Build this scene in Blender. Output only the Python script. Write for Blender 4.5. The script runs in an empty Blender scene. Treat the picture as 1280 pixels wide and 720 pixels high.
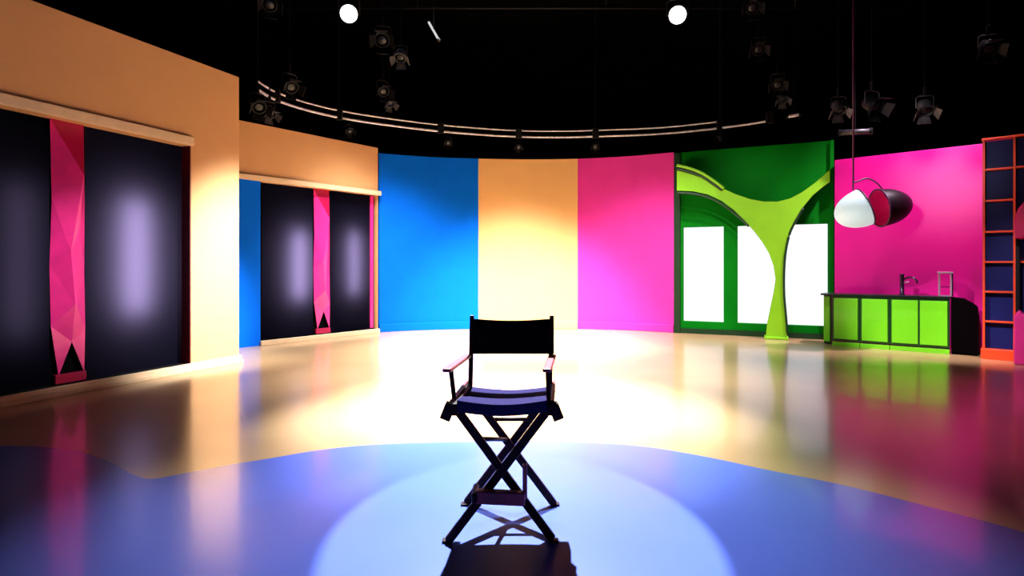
import bpy, bmesh, math, random
from mathutils import Vector, Matrix
from mathutils.geometry import tessellate_polygon
random.seed(4)
S = bpy.context.scene
COL = S.collection
S.view_settings.view_transform = 'Standard'
S.view_settings.look = 'None'
S.view_settings.gamma = 1.0
S.view_settings.exposure = 0.0
S.view_settings.use_curve_mapping = False
PI = math.pi
F, HZ, CAMZ = 720.0, 333.0, 1.43

# ------------------------------------------------------------------ materials
def principled(name, col, rough=0.5, metal=0.0, var=0.06, scale=6.0, bump=0.0, bscale=80.0, coat=0.0, spec=0.5, stretch=None):
    m = bpy.data.materials.new(name); m.use_nodes = True
    nt = m.node_tree; b = nt.nodes['Principled BSDF']
    b.inputs['Roughness'].default_value = rough
    b.inputs['Metallic'].default_value = metal
    b.inputs['Specular IOR Level'].default_value = spec
    b.inputs['Coat Weight'].default_value = coat
    b.inputs['Coat Roughness'].default_value = 0.08
    tc = nt.nodes.new('ShaderNodeTexCoord'); mp = nt.nodes.new('ShaderNodeMapping')
    nt.links.new(tc.outputs['Object'], mp.inputs['Vector'])
    if stretch: mp.inputs['Scale'].default_value = stretch
    n = nt.nodes.new('ShaderNodeTexNoise'); n.inputs['Scale'].default_value = scale; n.inputs['Detail'].default_value = 5
    nt.links.new(mp.outputs['Vector'], n.inputs['Vector'])
    r = nt.nodes.new('ShaderNodeValToRGB')
    r.color_ramp.elements[0].position = .3; r.color_ramp.elements[1].position = .7
    r.color_ramp.elements[0].color = tuple(c * (1 - var) for c in col) + (1,)
    r.color_ramp.elements[1].color = tuple(min(1, c * (1 + var)) for c in col) + (1,)
    nt.links.new(n.outputs['Fac'], r.inputs['Fac']); nt.links.new(r.outputs['Color'], b.inputs['Base Color'])
    if bump > 0:
        n2 = nt.nodes.new('ShaderNodeTexNoise'); n2.inputs['Scale'].default_value = bscale
        nt.links.new(mp.outputs['Vector'], n2.inputs['Vector'])
        bp = nt.nodes.new('ShaderNodeBump'); bp.inputs['Strength'].default_value = bump; bp.inputs['Distance'].default_value = 0.01
        nt.links.new(n2.outputs['Fac'], bp.inputs['Height']); nt.links.new(bp.outputs['Normal'], b.inputs['Normal'])
    return m

def emission(name, col, strength):
    m = bpy.data.materials.new(name); m.use_nodes = True; nt = m.node_tree
    nt.nodes.clear()
    o = nt.nodes.new('ShaderNodeOutputMaterial'); e = nt.nodes.new('ShaderNodeEmission')
    e.inputs['Color'].default_value = tuple(col) + (1,); e.inputs['Strength'].default_value = strength
    nt.links.new(e.outputs[0], o.inputs['Surface'])
    return m

def backlit_cloth(name):
    m = bpy.data.materials.new(name); m.use_nodes = True; nt = m.node_tree; nt.nodes.clear()
    o = nt.nodes.new('ShaderNodeOutputMaterial')
    t = nt.nodes.new('ShaderNodeBsdfTranslucent'); t.inputs['Color'].default_value = (.34, .285, .50, 1)
    p = nt.nodes.new('ShaderNodeBsdfPrincipled'); p.inputs['Base Color'].default_value = (.001, .001, .006, 1)
    p.inputs['Roughness'].default_value = .75; p.inputs['Specular IOR Level'].default_value = .05
    w = nt.nodes.new('ShaderNodeTexNoise'); w.inputs['Scale'].default_value = 9
    bp = nt.nodes.new('ShaderNodeBump'); bp.inputs['Strength'].default_value = .05
    nt.links.new(w.outputs['Fac'], bp.inputs['Height']); nt.links.new(bp.outputs['Normal'], p.inputs['Normal'])
    a = nt.nodes.new('ShaderNodeMixShader'); a.inputs['Fac'].default_value = .5
    nt.links.new(p.outputs[0], a.inputs[1]); nt.links.new(t.outputs[0], a.inputs[2]); nt.links.new(a.outputs[0], o.inputs['Surface'])
    return m

M = {}
M['tan_floor'] = principled('tan_studio_floor', (.48, .305, .15), .24, var=.05, scale=1.3, coat=.25, spec=.5)
M['blue_floor'] = principled('blue_studio_floor', (.085, .14, .60), .25, var=.04, scale=1.3, coat=.35, spec=.5)
M['black'] = principled('black_drape', (.002, .002, .002), .9, spec=.05)
M['tan'] = principled('tan_paint', (.74, .40, .17), .5, var=.03, scale=2, spec=.3)
M['cream_rail'] = principled('cream_rail_paint', (.85, .62, .38), .35)
M['cream'] = principled('cream_paint', (.86, .50, .20), .8, var=.03, scale=2, spec=.06)
M['blue'] = principled('blue_paint', (.001, .145, .85), .8, var=.04, scale=2, spec=.06)
M['pink'] = principled('pink_paint', (.80, .045, .40), .8, var=.04, scale=2, spec=.06)
M['magenta'] = principled('magenta_gloss_paint', (.78, .003, .28), .38, var=.04, scale=2, spec=.4)
M['green'] = principled('green_paint', (.0, .20, .006), .6, var=.06, scale=2, spec=.08)
M['green_dark'] = principled('dark_green_paint', (.0, .035, .006), .5)
M['lime'] = principled('lime_paint', (.27, .68, .008), .5, var=.05, scale=3)
M['lime_door'] = principled('lime_lacquer', (.20, .82, .015), .3, var=.03, scale=3, coat=.3)
M['green_carcass'] = principled('deep_green_lacquer', (.005, .09, .01), .4)
M['dark_top'] = principled('black_stone', (.006, .012, .012), .25)
M['shadow_black'] = principled('shadow_black_matt', (.002, .001, .0015), .9, spec=.02)  # near-black that stands in for the shadow beside the cabinets
M['darkred'] = principled('dark_red_paint', (.11, .001, .01), .5)
M['navy_cloth'] = backlit_cloth('dark_stretched_cloth')
M['navy_matte'] = principled('navy_back_panel', (.003, .008, .11), .5, spec=.25)
M['orange'] = principled('orange_lacquer', (.80, .065, .01), .45)
M['hot_pink'] = principled('hot_pink_satin', (.92, .03, .28), .28, var=.12, scale=5, coat=.3)
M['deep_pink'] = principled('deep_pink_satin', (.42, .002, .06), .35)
M['rose'] = principled('rose_plush', (.85, .02, .28), .6)
M['light_box'] = emission('white_light_panel', (.93, .98, 1.0), 1.15)
M['lens_on'] = emission('lit_lens', (.97, .96, 1.0), 6)
M['shade_glow'] = emission('white_lamp_opening', (.66, .86, .90), .85)
M['shade_shell'] = principled('dark_plum_enamel', (.010, .001, .005), .45, spec=.2)
M['shade_inner'] = principled('pink_enamel_lining', (.85, .008, .16), .4)
M['white_shell'] = principled('pale_enamel', (.7, .78, .8), .35)
M['cord'] = principled('plum_cord', (.07, .004, .05), .5)
M['wood'] = principled('dark_stained_wood', (.022, .004, .006), .5, var=.5, scale=8, stretch=(1, 1, 12), bump=.1, spec=.12)
M['wood_sheen'] = principled('backlit_sheen_wood', (.34, .022, .055), .4, var=.4, scale=8, spec=.4)  # the red backlit sheen is put into the base colour
M['canvas_black'] = principled('black_canvas', (.0035, .0035, .004), .85, bump=.4, bscale=400, spec=.15)
M['canvas_navy'] = principled('navy_canvas', (.028, .024, .095), .95, bump=.3, bscale=400, spec=.03)
M['metal_dark'] = principled('black_painted_steel', (.005, .005, .006), .55, spec=.2)
M['metal_grey'] = principled('scuffed_steel', (.07, .065, .07), .45, metal=.4, var=.5, scale=14)
M['metal_rail'] = principled('silver_pipe', (.85, .76, .95), .4, metal=.2, var=.35, scale=9)
M['lens'] = principled('glass_lens', (.008, .008, .01), .3, spec=.3)
M['chrome'] = principled('rosy_chrome', (.7, .45, .62), .2, metal=.6)
M['tap'] = principled('dark_plum_metal', (.025, .004, .03), .25, metal=.4)
g = bpy.data.materials.new('clear_glass'); g.use_nodes = True
gb = g.node_tree.nodes['Principled BSDF']; gb.inputs['Transmission Weight'].default_value = 1; gb.inputs['Roughness'].default_value = .03
gb.inputs['Base Color'].default_value = (.98, .92, .97, 1); gb.inputs['IOR'].default_value = 1.15
gn = g.node_tree.nodes.new('ShaderNodeTexNoise'); gbp = g.node_tree.nodes.new('ShaderNodeBump'); gbp.inputs['Strength'].default_value = .02
g.node_tree.links.new(gn.outputs['Fac'], gbp.inputs['Height']); g.node_tree.links.new(gbp.outputs['Normal'], gb.inputs['Normal'])
M['glass'] = g

# ------------------------------------------------------------------ helpers
def tag(o, label=None, cat=None, group=None, kind=None):
    if label: o['label'] = label
    if cat: o['category'] = cat
    if group: o['group'] = group
    if kind: o['kind'] = kind
    return o

def link(name, bm, mat, parent=None, smooth=False, bevel=0.0, seg=2):
    bmesh.ops.remove_doubles(bm, verts=bm.verts, dist=1e-5)
    bmesh.ops.recalc_face_normals(bm, faces=bm.faces)
    me = bpy.data.meshes.new(name); bm.to_mesh(me); bm.free()
    for m in (mat if isinstance(mat, (list, tuple)) else [mat]): me.materials.append(m)
    if smooth:
        for p in me.polygons: p.use_smooth = True
    o = bpy.data.objects.new(name, me); COL.objects.link(o)
    if parent: o.parent = parent
    if bevel > 0:
        b = o.modifiers.new('edge', 'BEVEL'); b.width = bevel; b.segments = seg; b.limit_method = 'ANGLE'; b.angle_limit = math.radians(40)
    return o

def empty(name, loc=(0, 0, 0), rz=0.0):
    o = bpy.data.objects.new(name, None); COL.objects.link(o)
    o.location = loc; o.rotation_euler = (0, 0, rz); o.empty_display_size = .2
    return o

def box(bm, x0, x1, y0, y1, z0, z1, mi=0):
    v = [bm.verts.new((x, y, z)) for z in (z0, z1) for y in (y0, y1) for x in (x0, x1)]
    for f in ((0, 2, 3, 1), (4, 5, 7, 6), (0, 1, 5, 4), (1, 3, 7, 5), (3, 2, 6, 7), (2, 0, 4, 6)):
        bm.faces.new([v[i] for i in f]).material_index = mi

def beam(bm, a, b, w, t, side=(0, 1, 0)):
    """a flat bar from a to b: w wide in the plane across `side`, t thick along `side`"""
    a = Vector(a); b = Vector(b); d = (b - a).normalized(); s = Vector(side)
    s = (s - d * s.dot(d)).normalized(); c = d.cross(s).normalized()
    v = []
    for p in (a, b):
        for i, j in ((-1, -1), (1, -1), (1, 1), (-1, 1)):
            v.append(bm.verts.new(p + c * (i * w / 2) + s * (j * t / 2)))
    for f in ((0, 1, 2, 3), (4, 7, 6, 5), (0, 4, 5, 1), (1, 5, 6, 2), (2, 6, 7, 3), (3, 7, 4, 0)):
        bm.faces.new([v[i] for i in f])

def tube(bm, pts, r, n=10, cap=True):
    pts = [Vector(p) for p in pts]; rings = []
    rr = r if isinstance(r, (list, tuple)) else [r] * len(pts)
    up = Vector((0, 0, 1))
    for i, p in enumerate(pts):
        d = (pts[min(i + 1, len(pts) - 1)] - pts[max(i - 1, 0)]).normalized()
        if abs(d.dot(up)) > .97: up = Vector((1, 0, 0)) if abs(d.x) < .9 else Vector((0, 1, 0))
        s = d.cross(up).normalized(); t = s.cross(d).normalized()
        rings.append([bm.verts.new(p + s * (rr[i] * math.cos(2 * PI * k / n)) + t * (rr[i] * math.sin(2 * PI * k / n))) for k in range(n)])
    for a, b in zip(rings, rings[1:]):
        for k in range(n): bm.faces.new((a[k], a[(k + 1) % n], b[(k + 1) % n], b[k]))
    if cap:
        bm.faces.new(rings[0][::-1]); bm.faces.new(rings[-1])

def lathe(bm, prof, n=32, mat=None, mi=0):
    """prof: (radius, z) list turned about the local z axis, then moved by matrix mat"""
    mat = mat or Matrix()
    rings = []
    for r, z in prof:
        if r < 1e-5: rings.append([bm.verts.new(mat @ Vector((0, 0, z)))])
        else: rings.append([bm.verts.new(mat @ Vector((r * math.cos(2 * PI * k / n), r * math.sin(2 * PI * k / n), z))) for k in range(n)])
    for a, b in zip(rings, rings[1:]):
        for k in range(n):
            if len(a) == 1 and len(b) == 1: continue
            if len(a) == 1: f = bm.faces.new((a[0], b[(k + 1) % n], b[k]))
            elif len(b) == 1: f = bm.faces.new((a[k], a[(k + 1) % n], b[0]))
            else: f = bm.faces.new((a[k], a[(k + 1) % n], b[(k + 1) % n], b[k]))
            f.material_index = mi

def extrude_outline(bm, pts, y0, y1, side_mi=0):
    """closed outline in local x/z, front at y0, back at y1"""
    f = [bm.verts.new((x, y0, z)) for x, z in pts]; b = [bm.verts.new((x, y1, z)) for x, z in pts]
    tri = tessellate_polygon([[Vector((x, z, 0)) for x, z in pts]])
    for i, j, k in tri:
        bm.faces.new((f[i], f[j], f[k])); bm.faces.new((b[k], b[j], b[i]))
    n = len(pts)
    for i in range(n): bm.faces.new((f[i], b[i], b[(i + 1) % n], f[(i + 1) % n])).material_index = side_mi

def grid_wall(bm, s0, s1, z0, z1, d0, d1, holes=()):
    ss = sorted({s0, s1} | {h[0] for h in holes} | {h[1] for h in holes}); zs = sorted({z0, z1} | {h[2] for h in holes} | {h[3] for h in holes})
    def solid(i, j):
        if i < 0 or j < 0 or i >= len(ss) - 1 or j >= len(zs) - 1: return False
        cs = (ss[i] + ss[i + 1]) / 2; cz = (zs[j] + zs[j + 1]) / 2
        return not any(h[0] < cs < h[1] and h[2] < cz < h[3] for h in holes)
    V = lambda *p: bm.verts.new(p)
    for i in range(len(ss) - 1):
        for j in range(len(zs) - 1):
            if not solid(i, j): continue
            a, b, c, d = ss[i], ss[i + 1], zs[j], zs[j + 1]
            bm.faces.new((V(a, d0, c), V(b, d0, c), V(b, d0, d), V(a, d0, d)))
            bm.faces.new((V(a, d1, c), V(a, d1, d), V(b, d1, d), V(b, d1, c)))
            if not solid(i - 1, j): bm.faces.new((V(a, d0, c), V(a, d0, d), V(a, d1, d), V(a, d1, c)))
            if not solid(i + 1, j): bm.faces.new((V(b, d0, c), V(b, d1, c), V(b, d1, d), V(b, d0, d)))
            if not solid(i, j - 1): bm.faces.new((V(a, d0, c), V(a, d1, c), V(b, d1, c), V(b, d0, c)))
            if not solid(i, j + 1): bm.faces.new((V(a, d0, d), V(b, d0, d), V(b, d1, d), V(a, d1, d)))

class Plan:
    """a wall line on the studio floor: s runs along it, d goes behind it"""
    def __init__(s, p0, p1):
        s.p = Vector(p0); s.u = (Vector(p1) - s.p).normalized(); s.n = Vector((-s.u.y, s.u.x)); s.rz = math.atan2(s.u.y, s.u.x)
    def at(s, px, d=0.0):
        k = (px - 640) / F; q = s.p + s.n * d
        return (k * q.y - q.x) / (s.u.x - k * s.u.y)
    def z(s, py, t, d=0.0):
        return CAMZ + (HZ - py) * (s.p.y + s.u.y * t + s.n.y * d) / F
    def w(s, t, d, z): 
        q = s.p + s.u * t + s.n * d
        return Vector((q.x, q.y, z))
    def root(s, name): return empty(name, (s.p.x, s.p.y, 0), s.rz)

def fl(px, py):
    Y = F * CAMZ / (py - HZ); return ((px - 640) * Y / F, Y)
def sp(px, py, Y):
    return Vector(((px - 640) * Y / F, Y, CAMZ + (HZ - py) * Y / F))

def catmull(pts, n=12, closed=False):
    out = []; m = len(pts)
    rng = range(m) if closed else range(m - 1)
    for i in rng:
        p0, p1, p2, p3 = [Vector(pts[j % m] if closed else pts[min(max(j, 0), m - 1)]) for j in (i - 1, i, i + 1, i + 2)]
        for k in range(n):
            t = k / n
            out.append(.5 * ((2 * p1) + (p2 - p0) * t + (2 * p0 - 5 * p1 + 4 * p2 - p3) * t * t + (3 * p1 - p0 - 3 * p2 + p3) * t ** 3))
    if not closed: out.append(Vector(pts[-1]))
    return out

# ------------------------------------------------------------------ camera
cam = bpy.data.cameras.new('camera'); co = bpy.data.objects.new('camera', cam); COL.objects.link(co)
co.location = (0, 0, CAMZ); co.rotation_euler = (PI / 2, 0, 0)
cam.sensor_width = 36; cam.lens = 36 * F / 1280; cam.shift_y = -(360 - HZ) / 1280; cam.clip_end = 100
S.camera = co
w = bpy.data.worlds.new('studio_dark'); S.world = w; w.use_nodes = True
w.node_tree.nodes['Background'].inputs[0].default_value = (0, 0, 0, 1)

# ------------------------------------------------------------------ studio shell
bm = bmesh.new(); box(bm, -11, 13, -4, 18, -.2, 0); tag(link('floor', bm, M['tan_floor']), kind='structure')
bm = bmesh.new(); box(bm, -11, 13, -4, 18, 8.2, 8.4); tag(link('ceiling', bm, M['black']), kind='structure')
for nm, a in (('wall_left', (-11.2, -11, -4, 18)), ('wall_right', (13, 13.2, -4, 18)), ('wall_back', (-11.2, 13.2, 18, 18.2)), ('wall_front', (-11.2, 13.2, -4.2, -4))):
    bm = bmesh.new(); box(bm, *a, -.2, 8.4); tag(link(nm, bm, M['black']), kind='structure')

# blue painted floor area with its wavy far edge
edge = [fl(x, y) for x, y in ((-60, 561), (0, 558), (50, 559), (95, 564), (135, 577), (165, 593), (190, 599), (235, 591), (290, 581), (340, 573), (400, 563), (470, 556), (560, 553), (640, 552),
                              (720, 553), (800, 558), (880, 571), (960, 588), (1050, 606), (1150, 631), (1280, 666), (1420, 715))]
ed = catmull(edge, 6)
bm = bmesh.new(); top = []; bot = []
for p in ed: top.append(bm.verts.new((p.x, p.y, .003)))
for p in ed: bot.append(bm.verts.new((p.x, -2.0, .003)))
for i in range(len(ed) - 1): bm.faces.new((bot[i], bot[i + 1], top[i + 1], top[i]))
tag(link('floor', bm, M['blue_floor']), kind='structure')

# ------------------------------------------------------------------ tan set walls with dark panels, glow added by unseen lamps
def folded_strip(plan, pxl, pxr, dep, ztop, zbot, label, mirror=False):
    r = empty('folded_fabric_strip', plan.w(plan.at((pxl + pxr) / 2, dep), dep, zbot), plan.rz)
    W = plan.at(pxr, dep) - plan.at(pxl, dep); h = ztop - zbot
    # (across 0..1, up 0..1, towards the room)
    P = {'tl': (.0, 1, .0), 'tr': (1, 1, .0), 'a': (.82, .80, .11), 'b': (.0, .70, .03), 'r1': (1., .72, .02), 'c': (.40, .50, .13), 'd': (.72, .60, .10), 'l2': (-.06, .45, .03), 'r2': (.97, .42, .03),
         'e': (.55, .30, .12), 'l3': (-.04, .22, .04), 'r3': (1, .2, .03), 'ap': (.56, .155, .05), 'bl': (.2, .03, .03), 'br': (.97, .03, .03), 'll': (.14, .02, .02)}
    def V(k):
        x, z, y = P[k]; return ((x - .5) * W, -y, z * h)
    tris_front = [('tl', 'b', 'a'), ('b', 'c', 'a'), ('a', 'c', 'd'), ('a', 'd', 'r1'), ('b', 'l2', 'c'), ('d', 'r2', 'r1'), ('c', 'e', 'd'), ('d', 'e', 'r2'), ('l2', 'e', 'c'), ('l2', 'l3', 'e'), ('e', 'r3', 'r2'), ('e', 'ap', 'r3'),
                  ('l3', 'ap', 'e'), ('l3', 'bl', 'ap'), ('ap', 'br', 'r3')]
    bm = bmesh.new(); vs = {k: bm.verts.new(V(k)) for k in P}
    for t in tris_front: bm.faces.new([vs[i] for i in t])
    o = link('cloth', bm, M['hot_pink'], r)
    so = o.modifiers.new('thickness', 'SOLIDIFY'); so.thickness = .006
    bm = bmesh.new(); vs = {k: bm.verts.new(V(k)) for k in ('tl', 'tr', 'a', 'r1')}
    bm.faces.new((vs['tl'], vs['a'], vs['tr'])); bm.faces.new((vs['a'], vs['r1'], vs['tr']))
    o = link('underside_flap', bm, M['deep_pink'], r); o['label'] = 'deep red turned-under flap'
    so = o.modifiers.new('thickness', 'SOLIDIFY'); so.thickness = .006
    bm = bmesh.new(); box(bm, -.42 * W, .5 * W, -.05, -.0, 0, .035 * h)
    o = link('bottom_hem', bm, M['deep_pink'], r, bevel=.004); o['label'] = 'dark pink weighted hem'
    tag(r, label, 'fabric strip', 'folded pink fabric strips between the dark panels')
    return r

def hidden_backlight(plan, t, z, W, H, power, d):
    l = bpy.data.lights.new('added_glow_strip', 'AREA'); l.shape = 'RECTANGLE'; l.size = W; l.size_y = H; l.energy = power; l.color = (.93, .86, 1)  # unseen light added behind a dark panel to make its glow
    o = bpy.data.objects.new('added_glow_strip', l); COL.objects.link(o)
    o.location = plan.w(t, d, z)
    # area lights shine along local -Z: turn towards the room
    o.rotation_euler = (-plan.n).to_3d().to_track_quat('-Z', 'Y').to_euler()
    return o

def dark_panel(plan, root, pxl, pxr, dep, z0, z1, glow):
    a, b = plan.at(pxl, dep), plan.at(pxr, dep)
    bm = bmesh.new(); vs = [bm.verts.new(p) for p in ((a, dep, z0), (b, dep, z0), (b, dep, z1), (a, dep, z1))]; bm.faces.new(vs)
    link('dark_panel', bm, M['navy_cloth'], root)
    # unseen box added behind to hold the glow lamp: sides and back
    bm = bmesh.new(); e = .02; bd = dep + .52
    box(bm, a - e, a, dep + .005, bd, z0, z1); box(bm, b, b + e, dep + .005, bd, z0, z1)
    box(bm, a - e, b + e, bd, bd + .02, z0, z1); box(bm, a - e, b + e, dep + .005, bd, z0 - e, z0); box(bm, a - e, b + e, dep + .005, bd, z1, z1 + e)
    link('hidden_glow_box', bm, M['black'], root)
    for px, zc, H, W, pw in glow: hidden_backlight(plan, plan.at(px, dep + .3), zc, W, H, pw, dep + .24)

A = Plan((-6.0, 4.0), (-4.09, 8.65))
ra = A.root('scenery_flat')
sA1 = A.at(299); oR = A.at(238.5); zT = 3.08; HA = 4.27
bm = bmesh.new(); grid_wall(bm, -1.2, sA1, 0, HA, 0, .25, [(-.4, oR, .0, zT)]); link('wall_face', bm, M['tan'], ra, bevel=.008)
bm = bmesh.new(); box(bm, -1.2, oR + .01, -.06, .0, zT, zT + .115); link('top_rail', bm, M['cream_rail'], ra, bevel=.006)
bm = bmesh.new(); box(bm, -1.2, sA1, -.09, .0, 0, .05); box(bm, -1.2, sA1, -.06, 0, .05, .105); link('bottom_rail', bm, M['cream_rail'], ra, bevel=.006)
bm = bmesh.new(); box(bm, -1.2, oR, .0, .25, 0, .10); link('sill', bm, M['metal_dark'], ra)
bm = bmesh.new(); box(bm, oR - .012, oR, .004, .24, .10, zT); link('reveal', bm, M['darkred'], ra)
dA = .16
dark_panel(A, ra, -240, 62, dA, .10, zT, [(4, 1.5, 1.6, .2, .7)])
dark_panel(A, ra, 106, 231, dA, .10, zT, [(151, 1.55, 1.4, .28, 7)])
bm = bmesh.new(); box(bm, A.at(62, dA), A.at(106, dA), dA, dA + .03, .10, zT); link('centre_board', bm, M['black'], ra)
tag(ra, 'tall tan set wall at the picture side with two dark glowing panels and a lower flush rail', 'set wall')
ra['label'] = 'taller tan set wall in front, framing dark panels with a wide cream end pier'
folded_strip(A, 63, 105, .13, zT, .11, 'wide pink folded fabric strip in the taller front tan wall')

B = Plan((-4.78, 10.12), (-2.91, 12.48))
rb = B.root('scenery_flat')
b0 = B.at(325); b1 = B.at(471.3); bE = B.at(472.5); zB = 2.965; HB = 4.0
bm = bmesh.new(); grid_wall(bm, -1.3, bE, 0, HB, 0, .22, [(b0, b1, 0, zB)]); link('wall_face', bm, M['tan'], rb, bevel=.008)
bm = bmesh.new(); box(bm, -.9, b0, -.015, -.001, .0, zB); o = link('blue_side_panel', bm, M['blue'], rb); o['label'] = 'narrow bright blue side panel'
bm = bmesh.new(); box(bm, -1.1, bE + .04, -.07, .0, zB, zB + .095); link('top_rail', bm, M['cream_rail'], rb, bevel=.006)
bm = bmesh.new(); box(bm, b0 - .01, bE, -.07, .0, 0, .085); link('bottom_rail', bm, M['cream_rail'], rb, bevel=.006)
dB = .10
bm = bmesh.new(); box(bm, b0, b1, .0, .2, 0, .08); link('sill', bm, M['metal_dark'], rb)
dark_panel(B, rb, 327, 391.5, dB, .09, zB, [(364, 1.45, 1.25, .22, 5.5)])
dark_panel(B, rb, 412, 470.8, dB, .09, zB, [(432, 1.5, 1.25, .16, 4)])
bm = bmesh.new(); box(bm, B.at(391, dB), B.at(412.5, dB), dB, dB + .03, .09, zB); link('centre_board', bm, M['black'], rb)
bm = bmesh.new(); box(bm, B.at(462.5, dB - .02), B.at(466, dB - .02), dB - .04, dB - .005, .1, zB - .02)
o = link('pink_edge_strip', bm, M['hot_pink'], rb, bevel=.004); o['label'] = 'thin pink strip at panel edge'
tag(rb, 'lower tan set wall with a narrow blue side panel and two dark glowing panels', 'set wall')
folded_strip(B, 392, 411.5, .07, zB, .1, 'narrow pink folded fabric strip in the lower tan wall beside the blue backdrop')

# ------------------------------------------------------------------ curved three-colour backdrop
arc = catmull([(-3.30, 12.16), (-2.96, 12.52), (-1.9, 12.98), (-.76, 13.2), (.36, 13.30), (1.49, 13.22), (2.6, 12.92), (3.52, 12.45)], 8)
HW = 3.9
def arc_px(p): return 640 + F * p.x / p.y
def arc_panel(name, lo, hi, mat, label):
    pts = [p for p in arc if lo - .01 <= p.x <= hi + .01]
    def lerp(x):
        for a, b in zip(arc, arc[1:]):
            if a.x <= x <= b.x: return a + (b - a) * ((x - a.x) / (b.x - a.x))
    pts = [lerp(lo)] + [p for p in pts if lo + .02 < p.x < hi - .02] + [lerp(hi)]
    r = empty(name, (pts[len(pts) // 2].x, pts[len(pts) // 2].y, 0)); off = r.location
    def ribbon(z0, z1, da, db):
        bm = bmesh.new(); R = []
        for i, p in enumerate(pts):
            d = (pts[min(i + 1, len(pts) - 1)] - pts[max(i - 1, 0)]).normalized(); n = Vector((-d.y, d.x))
            R.append([bm.verts.new((p.x + n.x * q - off.x, p.y + n.y * q - off.y, z)) for q, z in ((da, z0), (db, z0), (db, z1), (da, z1))])
        for a, b in zip(R, R[1:]):
            for k in range(4): bm.faces.new((a[k], b[k], b[(k + 1) % 4], a[(k + 1) % 4]))
        bm.faces.new(R[0][::-1]); bm.faces.new(R[-1]); return bm
    o = link('panel_face', ribbon(0, HW, 0, .1), mat, r); 
    link('plinth', ribbon(0, .17, -.05, -.001), mat, r, bevel=.008)
    tag(r, label, 'backdrop panel', 'coloured panels of the curved backdrop')
arc_panel('curved_backdrop_panel', -2.90, -.772, M['blue'], 'bright blue section of the curved backdrop wall')
arc_panel('curved_backdrop_panel', -.768, 1.505, M['cream'], 'cream yellow middle section of the curved backdrop behind the chair')
arc_panel('curved_backdrop_panel', 1.509, 3.50, M['pink'], 'pink section of the curved backdrop next to the green wall')

# ------------------------------------------------------------------ green set wall, light panels, lime tree arch
G = Plan((3.53, 12.42), (6.22, 11.22))
rg = G.root('green_scenery_flat'); g1 = G.at(1038.5); HG = 3.88
w1 = (G.at(854), G.at(904.5)); w2 = (G.at(922), G.at(1035))
zw0 = .26; zw1 = G.z(283, G.at(900))
bm = bmesh.new(); grid_wall(bm, 0, g1, 0, HG, 0, .18, [(w1[0], w1[1], zw0, zw1), (w2[0], w2[1], zw0, zw1)])
link('wall_face', bm, M['green'], rg, bevel=.006)
for a, b in (w1, w2):
    bm = bmesh.new(); box(bm, a - .02, b + .02, .10, .13, zw0 - .02, zw1 + .02); o = link('light_panel', bm, M['light_box'], rg); o['label'] = 'glowing white light panel'
bm = bmesh.new(); box(bm, -.03, .10, -.05, -.0, 0, HG - .02); o = link('side_post', bm, M['green_dark'], rg, bevel=.006); o['label'] = 'dark green side post'
bm = bmesh.new(); box(bm, g1 - .02, g1 + .05, -.06, .18, 0, HG); link('edge_trim', bm, M['green'], rg, bevel=.006)
bm = bmesh.new(); box(bm, .1, g1 - .02, -.03, -.0, 0, .11); o = link('kickboard', bm, M['green_dark'], rg)
tag(rg, 'green set wall with two glowing white window panels', 'set wall')

dT = -.40      # front face of the tree stands proud of the wall
def gp(px, py, d=dT):
    s = G.at(px, d); return (s, G.z(py, s, d))
out = [(846, 213), (862, 217), (880, 223), (900, 234), (920, 243), (938, 249), (955, 252), (972, 252), (988, 248), (1003, 240), (1018, 229), (1030, 219), (1037, 212),
       (1037.5, 227), (1028, 234), (1016, 244), (1006, 256), (997, 269), (990, 283), (984, 300), (980.5, 320), (979, 345), (979.5, 370), (981.5, 395), (983.5, 420), (984, 424),
       (957, 423), (959, 405), (963, 385), (967, 366), (969.5, 350), (967, 332), (961, 316), (952, 301), (942, 288), (931, 276), (918, 263), (902, 251), (885, 243), (866, 239), (846, 238)]
pts = [gp(*p) for p in out]
pts = [(x, max(z, 0.0)) for x, z in pts]
rt = G.root('tree_shaped_arch')
bm = bmesh.new(); extrude_outline(bm, pts, dT, dT + .03); link('tree_front', bm, M['lime'], rt)
core = [(x, z) for x, z in pts]
bm = bmesh.new(); extrude_outline(bm, core, dT + .031, -.005 - .05); o = link('tree_core', bm, M['green_dark'], rt); o['label'] = 'dark green edge of the cut-out'
def ridge(px_list, r, mat, nm):
    P = [gp(*p) for p in px_list]; P = catmull([(a, b, 0) for a, b in P], 5)
    bm = bmesh.new(); tube(bm, [(p.x, dT - r * .4, p.y) for p in P], r, 8); return link(nm, bm, mat, rt, smooth=True)
ridge([(846, 207), (860, 210), (876, 216), (892, 226), (905, 236)], .032, M['lime'], 'upper_ridge')
ridge([(846, 211), (860, 214.5), (876, 220), (890, 229), (903, 238)], .024, M['green_dark'], 'groove')
ridge([(846, 241), (868, 242.5), (888, 248), (905, 257), (922, 270), (936, 283)], .022, M['green_dark'], 'underside_groove')
ridge([(1004, 260), (990.5, 284), (985, 300), (981.5, 320), (980, 345), (980.3, 370), (982.5, 395), (984, 416)], .022, M['green_dark'], 'trunk_edge_groove')
bm = bmesh.new(); a = gp(956, 424)[0]; b = gp(985, 424)[0]; box(bm, a - .01, b + .01, dT - .03, -.06, 0, .05); link('foot', bm, M['lime'], rt, bevel=.01)
tag(rt, 'lime green tree-shaped arch with trunk and spreading arms against the green wall', 'arch')

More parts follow.
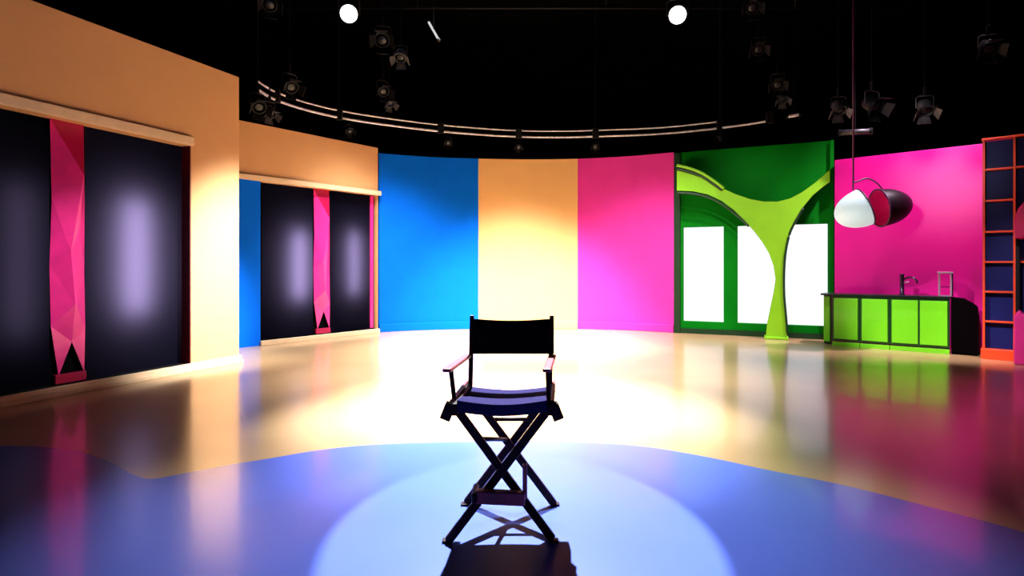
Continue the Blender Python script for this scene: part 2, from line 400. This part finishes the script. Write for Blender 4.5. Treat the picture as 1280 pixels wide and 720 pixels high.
# ------------------------------------------------------------------ kitchen set
K = Plan((6.16, 11.0), (7.76, 9.55))
rk = K.root('kitchen_scenery_flat')
bm = bmesh.new(); grid_wall(bm, 0, K.at(1262), 0, 3.46, 0, .12); link('wall_face', bm, M['magenta'], rk, bevel=.006)
tag(rk, 'glossy magenta wall behind the lime kitchen cabinets', 'set wall')

C = Plan((5.78, 10.40), (7.11, 9.36))
c = [C.at(x) for x in (1040, 1074.8, 1112.2, 1187)]
DP = .42; CH = .905
def cabinet(s0, s1, doors, label, z_kick=.10):
    r = empty('kitchen_cabinet', C.w(s0, 0, 0), C.rz); W = s1 - s0
    bm = bmesh.new(); box(bm, 0.002, W - .002, .022, DP, z_kick, CH); link('carcass', bm, M['green_carcass'], r, bevel=.003)
    bm = bmesh.new(); box(bm, 0.002, W - .002, .01, DP, 0, z_kick - .025); o = link('plinth', bm, M['lime_door'], r, bevel=.003)
    n = doors; g_ = .035
    dw = (W - g_ * (n + 1) * .8) / n
    for i in range(n):
        x0 = g_ * .8 + i * (dw + g_ * .8)
        bm = bmesh.new(); box(bm, x0, x0 + dw, 0, .021, z_kick + .03, CH - .045); link('door', bm, M['lime_door'], r, bevel=.005)
    tag(r, label, 'cabinet', 'lime kitchen cabinets under the black worktop')
    return r
cabinet(c[0], c[1] - .004, 1, 'single-door lime kitchen cabinet next to the narrow end cabinet')
cabinet(c[1], c[2] - .004, 1, 'single-door lime kitchen cabinet beside the double-door cabinet under the tap')
cabinet(c[2], c[3], 2, 'double-door lime kitchen cabinet under the tap and glass lantern')
# narrow end cabinet, set back a little by the green wall
e0 = C.at(1029.5, .16); e1 = C.at(1038.8, .16)
r = empty('kitchen_cabinet', C.w(e0, .16, 0), C.rz)
bm = bmesh.new(); box(bm, 0, e1 - e0, .02, .26, .03, CH); link('carcass', bm, M['green_carcass'], r, bevel=.003)
bm = bmesh.new(); box(bm, 0.0, e1 - e0 - .02, 0, .02, .05, CH - .03); link('door', bm, M['lime_door'], r, bevel=.004)
bm = bmesh.new(); box(bm, .01, e1 - e0 - .01, .03, .25, 0, .03); link('plinth', bm, M['green_carcass'], r)
tag(r, 'narrow lime end cabinet closest to the green wall', 'cabinet', 'lime kitchen cabinets under the black worktop')
bm = bmesh.new(); box(bm, e0 - .02 - 0, c[3] + .015, -.02, DP + .01, CH + .001, CH + .035)
wt = link('worktop', bm, M['dark_top'], bevel=.004); wt.location = (C.p.x, C.p.y, 0); wt.rotation_euler = (0, 0, C.rz)
tag(wt, 'long black worktop on the lime cabinets', 'worktop')

# black block added in the outline of the shadow between cabinets and shelving
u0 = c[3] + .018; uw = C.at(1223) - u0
r = empty('shadow_block', C.w(u0, .03, 0), C.rz)
bm = bmesh.new(); extrude_outline(bm, [(0, .03), (uw, .03), (uw, .775), (uw * .82, .83), (uw * .5, .905), (0, .925)], 0, .34); link('shadow_body', bm, M['shadow_black'], r, bevel=.004)
bm = bmesh.new(); box(bm, .01, uw - .01, .02, .32, 0, .029); link('plinth', bm, M['shadow_black'], r)
tag(r, 'low black sloping block standing in for shadow between lime cabinets and shelving', 'cabinet')

ZT = CH + .036
# tap
st = C.at(1127.5, .25)
r = empty('kitchen_tap', C.w(st, .25, ZT), C.rz)
bm = bmesh.new(); lathe(bm, [(0, 0), (.045, 0), (.045, .012), (.034, .02), (.032, .33), (.036, .335), (.036, .36), (0, .365)], 20); link('column', bm, M['tap'], r, smooth=True, bevel=0)
bm = bmesh.new(); tube(bm, catmull([(.02, 0, .26), (.09, -.03, .30), (.16, -.06, .295), (.21, -.08, .25), (.215, -.08, .20)], 5), [.016] * 21, 10); link('spout', bm, M['tap'], r, smooth=True)
bm = bmesh.new(); tube(bm, [(.03, -.01, .20), (.10, -.06, .225)], .011, 8); link('lever', bm, M['chrome'], r, smooth=True)
tag(r, 'tall dark kitchen tap with a curved spout on the worktop', 'tap')
# glass lantern
s0 = C.at(1173, .2); s1 = C.at(1190, .2); LW = s1 - s0; LH = .40; LD = .2
r = empty('glass_lantern', C.w((s0 + s1) / 2, .12 + LD / 2, ZT), C.rz); h = LW / 2; hd = LD / 2
for x in (-h + .012, h - .012):
    for y in (-hd + .012, hd - .012):
        bm = bmesh.new(); box(bm, x - .012, x + .012, y - .012, y + .012, .014, LH - .03); link('corner_post', bm, M['chrome'] if x < 0 or y < 0 else M['tap'], r, bevel=.002)
bm = bmesh.new(); grid_wall(bm, -h, h, -.0, .012, -hd, hd); link('base', bm, M['chrome'], r)
bm = bmesh.new(); box(bm, -h - .015, h + .015, -hd - .015, hd + .015, LH - .03, LH); link('lid', bm, M['chrome'], r, bevel=.006)
bm = bmesh.new(); box(bm, -h + .024, h - .024, -hd + .008, -hd + .012, .014, LH - .032); link('glass_pane', bm, M['glass'], r)
bm = bmesh.new(); box(bm, -h + .024, h - .024, -hd + .013, hd - .013, .145, .153); link('inner_shelf', bm, M['tap'], r)
bm = bmesh.new(); box(bm, h + .001, h + .016, -hd, hd, .0, LH - .032); o = link('side_panel', bm, M['tap'], r); o['label'] = 'dark side panel'
tag(r, 'small clear glass lantern with rosy metal posts at the worktop end', 'lantern')

# shelving
H = Plan((7.31, 8.95), (7.80, 8.50))
rs = H.root('shelving_unit')
x0 = 0; xa = H.at(1266.5); pitch = xa - x0; ncol = 3
rows = [.18] + [H.z(y, pitch * .5) for y in (402.5, 365, 327.5, 289.5, 250.5, 211)] + [H.z(174.5, pitch * .5)]
DS = .34
for k in range(ncol + 1):
    x = k * pitch; bm = bmesh.new(); box(bm, x, x + .03, 0, DS, .16, rows[-1] + .01); link('upright', bm, M['orange'], rs, bevel=.003)
for k in range(ncol):
    for j, z in enumerate(rows[1:-1]):
        if k == 1 and j in (0, 1, 3, 4): continue
        bm = bmesh.new(); box(bm, k * pitch + .031, (k + 1) * pitch - .001, 0.003, DS, z - .014, z + .014); link('shelf', bm, M['orange'], rs, bevel=.002)
bm = bmesh.new(); box(bm, -.01, ncol * pitch + .04, -.01, DS, rows[-1] + .011, rows[-1] + .04); link('top_board', bm, M['orange'], rs, bevel=.003)
bm = bmesh.new(); box(bm, -.02, ncol * pitch + .04, -.05, DS, 0, .159); link('base_board', bm, M['orange'], rs, bevel=.006)
for k in range(ncol):
    bm = bmesh.new(); box(bm, k * pitch + .03, (k + 1) * pitch, .10, .13, .16, rows[-1]); link('back_panel', bm, M['navy_matte'], rs)
tag(rs, 'tall orange framed shelving with navy cells beside the magenta wall', 'shelving')

# pink upholstered hooded seat in front of the shelving
Z0 = .02
sx0 = H.at(1267.5, -.30)
def hp(px, py, d=-.30):
    s = H.at(px, d); return (s, max(0.0, H.z(py, s, d)))
rc = H.root('hooded_armchair')
wA = .95
def prof(half): pass
shell = [(0, .0), (0.0, .62), (.0, .70), (.06, .80), (.10, .74), (.2, .70), (wA - .2, .70), (wA - .1, .74), (wA - .06, .80), (wA, .70), (wA, 0)]
bm = bmesh.new(); extrude_outline(bm, [(sx0 + x, .0 + z) for x, z in shell], -.42, -.06)
link('seat_body', bm, M['rose'], rc, bevel=.03, seg=3)
zc0 = hp(1268, 298)[1]
hood = [(0, zc0), (.0, zc0 + .25), (.04, zc0 + .42), (.13, zc0 + .55), (.28, zc0 + .62), (wA - .28, zc0 + .62), (wA - .13, zc0 + .55), (wA - .04, zc0 + .42), (wA, zc0 + .25), (wA, zc0), (wA - .1, zc0 - .02), (wA - .2, zc0 + .06), (.22, zc0 + .06), (.1, zc0 - .02)]
bm = bmesh.new(); extrude_outline(bm, [(sx0 + x, z) for x, z in hood], -.40, -.06)
o = link('hood', bm, M['deep_pink'], rc, bevel=.03, seg=3); o['label'] = 'deep red rounded hood'
for x in (.015, wA - .065):
    bm = bmesh.new(); box(bm, sx0 + x, sx0 + x + .05, -.2, -.1, .6, zc0 + .1); link('side_post', bm, M['metal_dark'], rc, bevel=.01)
tag(rc, 'pink seat with a red rounded hood in front of the orange shelving', 'seat')

# ------------------------------------------------------------------ pendant lamp with two shades
Yp = 9.6
pc = sp(1067, 262, Yp)
r = empty('pendant_lamp', (pc.x, pc.y, 0))
def pl(px, py, Y=Yp): q = sp(px, py, Y); return Vector((q.x - pc.x, q.y - pc.y, q.z))
topc = pl(1066.5, 236)
bm = bmesh.new(); tube(bm, [(topc.x, 0, 8.19), (topc.x, 0, topc.z - .02)], .014, 8); link('cord', bm, M['cord'], r, smooth=True)
def shade(center, axis, R, L, roll_scale, mats, opening_mat, bulb):
    """bowl opening along `axis`"""
    q = Vector(axis).to_track_quat('Z', 'Y').to_matrix().to_4x4()
    Mx = Matrix.Translation(center) @ q @ Matrix.Diagonal((roll_scale[0], roll_scale[1], 1, 1))
    prof = [(0, -L)] + [(R * math.sin(a), -L * math.cos(a)) for a in [PI / 2 * k / 10 for k in range(1, 11)]] + [(R * 1.0, .02)]
    bm = bmesh.new(); lathe(bm, prof, 36, Mx); s = link('lamp_shade', bm, mats[0], r, smooth=True)
    s['label'] = mats[2]
    prof = [(R * .985, .018)] + [(R * .965 * math.sin(a), -L * .965 * math.cos(a)) for a in [PI / 2 * k / 10 for k in range(10, 0, -1)]] + [(0, -L * .965)]
    bm = bmesh.new(); lathe(bm, prof, 36, Mx); link('shade_lining', bm, mats[1], s, smooth=True)
    bm = bmesh.new(); Rr = [Mx @ Vector((R * 1.0 * math.cos(t), R * math.sin(t), .015)) for t in [2 * PI * k / 36 for k in range(37)]]
    tube(bm, Rr, .013, 8, cap=False); link('rim', bm, M['cord'], s, smooth=True)
    if bulb:
        bm = bmesh.new(); lathe(bm, [(0, .06), (R * .5, .045), (R * .85, .02), (R * .97, 0), (R * .9, -.02), (0, -.03)], 36, Mx); o = link('diffuser', bm, opening_mat, s, smooth=True); o['label'] = 'pale glowing diffuser'
cl = pl(1080, 259)
M['selflit'] = principled('selflit_enamel', (.62, .78, .82), .4)
M['selflit'].node_tree.nodes['Principled BSDF'].inputs['Emission Color'].default_value = (.66, .9, .95, 1)
M['selflit'].node_tree.nodes['Principled BSDF'].inputs['Emission Strength'].default_value = .5  # even glow added so the white enamel shade looks lit
shade(cl, (.87, -.27, .38), .315, .46, (1.0, 1.0), (M['selflit'], M['white_shell'], 'pale white opal shade'), None, False)
cr = pl(1100, 260, 9.66)
shade(cr, (-.98, .06, -.14), .315, .50, (1.0, 1.0), (M['shade_shell'], M['shade_inner'], 'dark plum shade with pink lining'), None, False)
bm = bmesh.new(); tube(bm, catmull([topc + Vector((0, 0, .10)), pl(1074, 226), pl(1084, 223), pl(1095, 228), pl(1103, 237), pl(1108, 246)], 6), .013, 8); link('arm', bm, M['cord'], r, smooth=True)
tag(r, 'double pendant lamp with one white and one dark rounded shade by the magenta wall', 'lamp')

# ------------------------------------------------------------------ director's chair
def director_chair():
    r = empty('directors_chair', (-.036, 3.215, 0), 0.0)
    cx, cy = -.036, 3.215
    def q(px, py, Y):                 # metric positions read off the photograph, stored as local coordinates
        v = sp(px, py, Y); return Vector((v.x - cx, v.y - cy, v.z))
    yf, yr = 2.985 - cy, 3.445 - cy
    LF = Vector((-.303, yf, 0)); RF = Vector((.255, yf, 0)); LR = Vector((-.247, yr, 0)); RR = Vector((.297, yr, 0))
    TZ = .70
    tLF = Vector((-.247, yf, TZ)); tRF = Vector((.215, yf, TZ)); tLR = Vector((-.215, yr, TZ)); tRR = Vector((.27, yr, TZ))
    W, T = .044, .026
    for a, b, dy in ((LF, tRF, -.011), (RF, tLF, .011), (LR, tRR, .011), (RR, tLR, -.011)):
        bm = bmesh.new(); d = (b - a).normalized(); lo = a + d * .018; lo.z = .014
        beam(bm, lo + Vector((0, dy, 0)), b + Vector((0, dy, -.018)), W, T); link('leg', bm, M['wood'], r, bevel=.004)
    # little foot pads
    for f in (LF, RF, LR, RR):
        bm = bmesh.new(); box(bm, f.x - .022, f.x + .022, f.y - .022, f.y + .022, 0, .016); link('foot_pad', bm, M['wood'], r, bevel=.005)
    # seat rails (front to back) and their blocks
    for s, (a, b) in ((-1, (tLF, tLR)), (1, (tRF, tRR))):
        bm = bmesh.new(); beam(bm, a + Vector((s * .012, -.055, .0)), b + Vector((s * .012, .05, 0)), .034, .062, (0, 0, 1)); rl = link('seat_rail', bm, M['wood'], r, bevel=.005)
        bm = bmesh.new(); o_ = a + Vector((s * .05, -.02, -.01)); beam(bm, o_ + Vector((-s * .02, 0, .035)), o_ + Vector((s * .012, 0, -.045)), .055, .06); link('hinge_block', bm, M['wood'], r, bevel=.006)
        bm = bmesh.new(); beam(bm, a + Vector((s * .028, -.03, .038)), b + Vector((s * .02, .03, .038)), .02, .010, (0, 0, 1)); o = link('rail_cap', bm, M['wood_sheen'], r, bevel=.003); o['label'] = 'rail edge with a painted red sheen'
    # back posts
    zt = 1.135
    pL = Vector((-.213, yr, .70)); pLt = Vector((-.205, yr + .03, zt)); pR = Vector((.262, yr, .70)); pRt = Vector((.276, yr + .03, zt))
    for a, b in ((pL, pLt), (pR, pRt)):
        bm = bmesh.new(); beam(bm, a, b, .026, .03); link('back_post', bm, M['wood'], r, bevel=.006)
    # armrests and their posts
    aL0 = Vector((-.300, yf - .03, .895)); aL1 = Vector((-.228, yr + .005, .895)); aR0 = Vector((.215, yf - .03, .895)); aR1 = Vector((.278, yr + .005, .895))
    for a, b in ((aL0, aL1), (aR0, aR1)):
        bm = bmesh.new(); beam(bm, a, b, .046, .020, (0, 0, 1)); o = link('armrest', bm, M['wood_sheen'], r, bevel=.007); o['label'] = 'armrest with a painted reddish sheen'
    for a, b in ((Vector((-.282, yf + .02, .885)), Vector((-.262, yf + .03, .70))), (Vector((.222, yf + .02, .885)), Vector((.228, yf + .03, .70)))):
        bm = bmesh.new(); beam(bm, a, b, .022, .028); link('arm_post', bm, M['wood'], r, bevel=.004)
    # canvas seat, sagging
    n, m_ = 14, 8; bm = bmesh.new(); G_ = []
    for j in range(m_ + 1):
        v = j / m_; row = []
        y = yf - .045 + (yr - yf + .075) * v
        xl = -.245 + (.030) * v; xr = .215 + .05 * v
        for i in range(n + 1):
            u = i / n; z = .742 - .020 * math.sin(PI * u) - .008 * math.sin(PI * v) - .042 * v
            row.append(bm.verts.new((xl + (xr - xl) * u, y - .01 * math.sin(PI * u) * (1 - v), z)))
        G_.append(row)
    for j in range(m_):
        for i in range(n): bm.faces.new((G_[j][i], G_[j][i + 1], G_[j + 1][i + 1], G_[j + 1][i]))
    # front hem folding down
    low = [bm.verts.new((v.co.x, v.co.y - .006, v.co.z - .052)) for v in G_[0]]
    for i in range(n): bm.faces.new((G_[0][i], low[i], low[i + 1], G_[0][i + 1]))
    o = link('seat', bm, M['canvas_navy'], r, smooth=False); so = o.modifiers.new('t', 'SOLIDIFY'); so.thickness = .006; so.offset = 1
    # canvas back
    bm = bmesh.new(); G_ = []
    for j in range(7):
        v = j / 6; row = []
        for i in range(n + 1):
            u = i / n; x = -.205 - .012 + (.276 + .205 + .024) * u
            z = (.904 - .004 * math.sin(PI * u)) + (.212 - .012 * math.sin(PI * u)) * v
            row.append(bm.verts.new((x, yr + .02 + .012 * v + .03 * math.sin(PI * u) - .022 * (1 if 0 < i < n else 0) * 0, z)))
        G_.append(row)
    for j in range(6):
        for i in range(n): bm.faces.new((G_[j][i], G_[j][i + 1], G_[j + 1][i + 1], G_[j + 1][i]))
    o = link('backrest', bm, M['canvas_black'], r, smooth=True); so = o.modifiers.new('t', 'SOLIDIFY'); so.thickness = .022; so.offset = 0
    # stretchers between the rear and front crossings
    def on(a, b, z): return a + (b - a) * (z / TZ)
    for z in (.515,):
        a = on(RR, tLR, z); b = on(LR, tRR, z); bm = bmesh.new(); tube(bm, [a, b], .012, 8); link('stretcher', bm, M['wood'], r, smooth=True)
    a = on(RF, tLF, .53); b = on(RR, tLR, .395); bm = bmesh.new(); tube(bm, [a + Vector((0, .02, 0)), b], .012, 8); link('stretcher', bm, M['wood'], r, smooth=True)
    # footrest with brackets
    zf = .262; fa = on(LF, tRF, zf); fb = on(RF, tLF, zf)
    bm = bmesh.new(); beam(bm, Vector((fa.x - .04, yf - .055, zf - .0)), Vector((fb.x + .035, yf - .055, zf - .012)), .05, .066, (0, 0, 1)); fr = link('footrest', bm, M['wood_sheen'], r, bevel=.006)
    bm = bmesh.new(); x = fa.x - .045; beam(bm, (x, yf - .095, zf), (x, yf + .07, zf - .005), .03, .05, (0, 0, 1)); link('bracket', bm, M['wood'], fr, bevel=.01)
    bm = bmesh.new(); tube(bm, [(fa.x - .03, yf - .02, zf - .025), (fa.x - .045, yf, zf - .055), (fa.x - .02, yf + .01, zf - .075)], .010, 8); link('hook', bm, M['wood'], fr, smooth=True)
    bm = bmesh.new(); x = fb.x + .035; box(bm, x - .012, x + .012, yf - .05, yf - .02, zf - .02, zf + .155); o = link('bracket', bm, M['wood_sheen'], fr, bevel=.004); o['label'] = 'upright bracket coloured as if pink-lit'
    # back diagonals of the foot frame
    tag(r, "black canvas director's chair with a navy seat and crossed dark wooden legs", 'chair')
    return r
director_chair()

# ------------------------------------------------------------------ lighting rail and studio lamps
low_px = [(322, 112), (345, 125), (385, 138), (430, 148), (490, 157), (560, 165), (640, 170.5), (700, 171.5), (760, 170), (830, 167), (900, 160), (962, 151), (1010, 141)]
ZR = 4.40
rail_pts = [Vector(((px - 640) * ((ZR - CAMZ) * F / (HZ - py)) / F, (ZR - CAMZ) * F / (HZ - py), ZR)) for px, py in low_px]
fine = catmull(rail_pts, 8)
rr_ = empty('lighting_rail', (0, 12, ZR)); off = Vector((0, 12, ZR))
bm = bmesh.new(); tube(bm, [p - off for p in fine if p.x > -4.3 and arc_px(p) < 966], .024, 8); link('lower_pipe', bm, M['metal_rail'], rr_, smooth=True)
bm = bmesh.new(); tube(bm, [p - off + Vector((0, 0, .14)) for p in fine if arc_px(p) < 905], .018, 8); link('upper_pipe', bm, M['metal_rail'], rr_, smooth=True)
def rail_at(px):
    return min(fine, key=lambda p: abs(arc_px(p) - px))
for px in (347, 425, 553, 650, 745, 902, 960):
    p = rail_at(px) - off
    bm = bmesh.new(); box(bm, p.x - .07, p.x + .07, p.y - .045, p.y + .045, -.05, .19); link('clamp', bm, M['metal_dark'], rr_, bevel=.01)
for px in (425, 745, 902):
    p = rail_at(px) - off
    bm = bmesh.new(); tube(bm, [(p.x, p.y, .19), (p.x, p.y, 8.19 - ZR)], .012, 6); link('hanger', bm, M['metal_dark'], rr_)
tag(rr_, 'curved silver double-pipe lighting rail above the coloured backdrop', 'lighting rail')

# ceiling grid pipes
for y, lb in ((6.2, 'black ceiling grid pipe over the floor, closest to the camera'), (8.3, 'black ceiling grid pipe, second from the camera'), (10.2, 'black ceiling grid pipe carrying the two lit spotlights'), (12.2, 'black ceiling grid pipe deepest in the studio')):
    bm = bmesh.new(); tube(bm, [(-8, y, 0), (9, y, 0)], .025, 8)
    for x in (-6, -2, 2, 6): tube(bm, [(x, y, .02), (x, y, 8.19 - 6.9)], .012, 6)
    o = link('ceiling_pipe', bm, M['metal_dark'], smooth=True); o.location = (0, 0, 6.9); tag(o, lb, 'pipe', 'black ceiling grid pipes')

def make_lamp(name, tilt, lens, body, scale=1.0, drop=.5, doors=4):
    """hung from its clamp at the origin; the lamp head points to local -y, tilted down by tilt"""
    r = empty(name)
    R = Matrix.Translation((0, 0, -drop * scale)) @ Matrix.Rotation(PI / 2 + tilt, 4, 'X') @ Matrix.Scale(scale, 4)
    # lamp axis = local +z of R, pointing to -y and down
    bm = bmesh.new(); lathe(bm, [(0, -.20), (.10, -.20), (.15, -.15), (.165, -.08), (.165, .12), (.185, .14), (.185, .17), (.163, .17), (.163, .12)], 24, R); link('body', bm, body, r, smooth=False)
    bm = bmesh.new(); lathe(bm, [(0, .155), (.08, .150), (.162, .125), (.1, .11), (0, .11)], 24, R); ln = link('lens', bm, lens, r, smooth=True)
    for k in range(doors):
        a = k * PI / 2; Q = R @ Matrix.Rotation(a, 4, 'Z')
        bm = bmesh.new()
        v = [bm.verts.new(Q @ Vector(p)) for p in ((-.12, .188, .17), (.12, .188, .17), (.16, .285, .33), (-.16, .285, .33))]; bm.faces.new(v)
        o = link('barn_door', bm, body, r); so = o.modifiers.new('t', 'SOLIDIFY'); so.thickness = .006
    bm = bmesh.new(); s = scale; c = -drop * s
    tube(bm, [(-.2 * s, 0, c), (-.2 * s, 0, c + .26 * s), (-.14 * s, 0, c + .30 * s), (.14 * s, 0, c + .30 * s), (.2 * s, 0, c + .26 * s), (.2 * s, 0, c)], .012 * s, 6); link('yoke', bm, M['metal_grey'], r)
    bm = bmesh.new(); box(bm, -.035 * s, .035 * s, -.04 * s, .04 * s, c + .30 * s, .03 * s); link('clamp', bm, M['metal_dark'], r, bevel=.006)
    return r
def copy_tree(o, parent=None):
    c_ = o.copy(); COL.objects.link(c_); c_.parent = parent
    for ch in [x for x in list(COL.objects) if x.parent == o]: copy_tree(ch, c_)
    return c_

# the two lit ones
lit = make_lamp('studio_spotlight', math.radians(-24) * -1, M['lens_on'], M['metal_dark'], .92, .5, 0)
def aim(o, loc, tx, ty): o.location = loc; o.rotation_euler = (0, 0, math.atan2(tx - loc[0], -(ty - loc[1])))
h1 = sp(434, 14, 10.2); h2 = sp(849, 15.5, 10.2)
tag(lit, 'lit studio spotlight glowing round and white, over the blue and tan walls', 'spotlight', 'lit studio spotlights')
aim(lit, (h1.x, 10.3, h1.z + .46), 0, 0)
l2 = copy_tree(lit); tag(l2, 'lit studio spotlight glowing white, above the green wall edge', 'spotlight'); aim(l2, (h2.x, 10.3, h2.z + .46), 0, 0)

dim = make_lamp('studio_spotlight', math.radians(38), M['lens'], M['metal_dark'], .6, .5)
dim2 = make_lamp('studio_spotlight', math.radians(55), M['lens'], M['metal_grey'], .5, .5)
first = {0: True, 1: True}
spots = [  # px, py of the head, depth, aim x, aim y, kind, label
 (501, 69, 9.0, -2, 3, 1, 'grey spotlight catching light, high over the blue backdrop'),
 (478, 48, 8.6, -1, 2, 0, 'unlit black spotlight high between the glowing lamp and the white tube'),
 (478, 112, 11.6, 0, 8, 0, 'unlit black spotlight just above the rail over the blue backdrop'),
 (487, 127, 12.0, 1, 8, 1, 'small grey spotlight resting close above the rail over the blue backdrop'),
 (362, 106, 9.4, 0, 6, 0, 'unlit black spotlight above the start of the curved rail'),
 (322, 131, 9.2, -1, 6, 0, 'unlit black spotlight above the lower tan wall by the taller wall end'),
 (337, 139, 9.8, 1, 6, 1, 'small grey spotlight low above the lower tan wall'),
 (972, 104, 11.0, 3, 5, 0, 'unlit black spotlight above the green wall'),
 (978, 122, 11.3, 4, 6, 1, 'small grey spotlight hanging above the lime arch'),
 (948, 60, 10.4, 3, 5, 0, 'unlit black spotlight high above the green wall'),
 (940, 8, 9.6, 2, 2, 0, 'unlit black spotlight at the very top above the green wall'),
 (1048, 134, 8.3, 4, 5, 1, 'grey spotlight above the magenta wall corner'),
 (1090, 130, 8.0, 6, 4, 0, 'unlit black spotlight above the two pendant shades'),
 (1156, 134, 7.6, 4, 3, 1, 'grey spotlight above the magenta wall highlight'),
 (1235, 59, 8.4, 5, 3, 0, 'unlit black spotlight high above the orange shelving'),
 (337, 4, 8.8, -1, 3, 0, 'unlit black spotlight at the very top above the tan walls'),
]
for px, py, Y, tx, ty, k, lb in spots:
    p = sp(px, py, Y)
    src = (dim, dim2)[k]
    o = src if first[k] else copy_tree(src)
    first[k] = False
    aim(o, (p.x, p.y, p.z + (.3, .25)[k]), tx, ty)
    tag(o, lb, 'spotlight', 'unlit studio spotlights')
    # drop rod up to the ceiling
    bm = bmesh.new(); tube(bm, [(0, 0, .02), (0, 0, 8.19 - o.location.z)], .010, 6); rd = link('drop_rod', bm, M['metal_dark'], o)
hang = make_lamp('rail_spotlight', math.radians(40), M['lens'], M['metal_dark'], .36, .45)
hl = [(435, 'small spotlight clamped to the rail above the lower tan wall end'), (556, 'small spotlight hanging from the rail above the blue backdrop'),
      (745, 'small spotlight hanging from the rail above the pink backdrop'), (898, 'small spotlight hanging from the rail above the green wall'), (650, 'small spotlight hanging from the rail above the cream backdrop')]
for i, (px, lb) in enumerate(hl):
    o = hang if i == 0 else copy_tree(hang)
    p = rail_at(px); aim(o, (p.x, p.y, ZR - .06), 0, 6); tag(o, lb, 'spotlight', 'small spotlights on the curved rail')

# white tube and grey battens up in the rig
def bar(name, a, b, rad, mat, label, cat, caps=True):
    a = Vector(a); b = Vector(b); mid = (a + b) / 2; r = empty(name, mid)
    bm = bmesh.new(); tube(bm, [a - mid, b - mid], rad, 10); link('tube', bm, mat, r, smooth=True)
    d = (b - a).normalized()
    bm = bmesh.new(); tube(bm, [a - mid - d * .02, a - mid + d * .02], rad * 1.25, 10); link('end_cap', bm, M['metal_dark'], r)
    bm = bmesh.new(); tube(bm, [b - mid - d * .02, b - mid + d * .02], rad * 1.25, 10); link('end_cap', bm, M['metal_dark'], r)
    bm = bmesh.new(); tube(bm, [(0, .0, rad), (0, 0, 8.19 - mid.z)], .006, 6); link('hanger_wire', bm, M['metal_dark'], r)
    tag(r, label, cat)
M['tube_white'] = emission('white_tube_glow', (.9, .9, .9), .75)  # glow stands in for light caught by a white rod
bar('added_glow_strip', sp(535.5, 27, 9.0), sp(548.5, 50, 8.8), .018, M['tube_white'], 'thin slanting white tube with added glow high above the blue backdrop', 'white tube')
bar('light_batten', sp(1050, 166, 10.6), sp(1089, 164, 10.3), .05, M['metal_grey'], 'grey light batten just above the magenta wall corner', 'batten')
bar('light_batten', sp(984, 146, 11.2), sp(1000, 143, 11.1), .03, M['metal_rail'], 'short silver batten just above the green wall end', 'batten')

# ------------------------------------------------------------------ lights
def spot(loc, tgt, power, deg, blend, col=(1, 1, 1), rad=.1, nm='spot_lamp'):
    l = bpy.data.lights.new(nm, 'SPOT'); l.energy = power; l.spot_size = math.radians(deg); l.spot_blend = blend; l.color = col; l.shadow_soft_size = rad
    o = bpy.data.objects.new(nm, l); COL.objects.link(o); o.location = loc
    o.rotation_euler = (Vector(tgt) - Vector(loc)).to_track_quat('-Z', 'Y').to_euler(); return o
# wide pool in front of the curved backdrop
spot((0, 8.6, 7.6), (0, 8.4, 0), 13500, 58, 1.0, (1, .98, .97), .15)
# centre of the floor, where tan meets blue
spot((0, 6.4, 7.4), (0, 5.6, 0), 24000, 38, 1.0, (.97, .98, 1), .15)
# three lamps washing the foot of the backdrop
for x, p in ((-2.3, 5200), (.2, 14500), (2.5, 3600)):
    spot((x * .8, 9.4, 6.8), (x, 11.6, 0), p, 55, 1.0, (.96, .97, 1), .2)
# chair: hard pool and the wide back light from the same place
spot((-.05, 8.6, 7.4), (.045, 3.16, 0), 12500, 12.7, .05, (.95, .97, 1), .04)
spot((-.05, 8.6, 7.45), (.0, 4.3, 0), 6500, 38, 1.0, (.95, .97, 1), .04)
# left set: light on the pier, the header and the pink strip
spot((1.5, 8.0, 6.0), (-4.25, 8.6, 1.1), 14000, 26, 1.0, (.95, .97, 1), .15)
spot((1.5, 8.5, 6.0), (-4.0, 11.4, 1.5), 300, 40, 1.0, (1, .88, .80), .15)
spot((-.8, 5.2, 6.2), (-5.0, 6.5, 1.3), 1900, 15, 1.0, (1, .92, .95), .1)
# right set: cabinets, magenta wall, its highlight, the shelving and the green wall
spot((.5, 7.0, 6.0), (6.9, 9.5, .2), 3200, 17, .8, (1, .97, .90), .06)
spot((7.3, 8.5, 7.0), (6.7, 10.5, 1.6), 3200, 52, 1.0, (1, .80, 1), .12)
spot((.9, 3.8, 3.96), (7.46, 9.85, 2.9), 1100, 13, 1.0, (1, .9, 1), .45)
spot((3.0, 4.5, 5.5), (7.6, 8.4, .9), 1500, 22, 1.0, (1, .85, 1), .15)
spot((2.0, 7.5, 6.5), (5.0, 11.6, 1.5), 800, 40, 1.0, (1, 1, .95), .12)
# unseen magenta lamp added to tint the floor by the kitchen
spot((4.2, 5.0, 7.0), (4.6, 5.7, 0), 750, 44, 1.0, (1, .05, .55), .15)
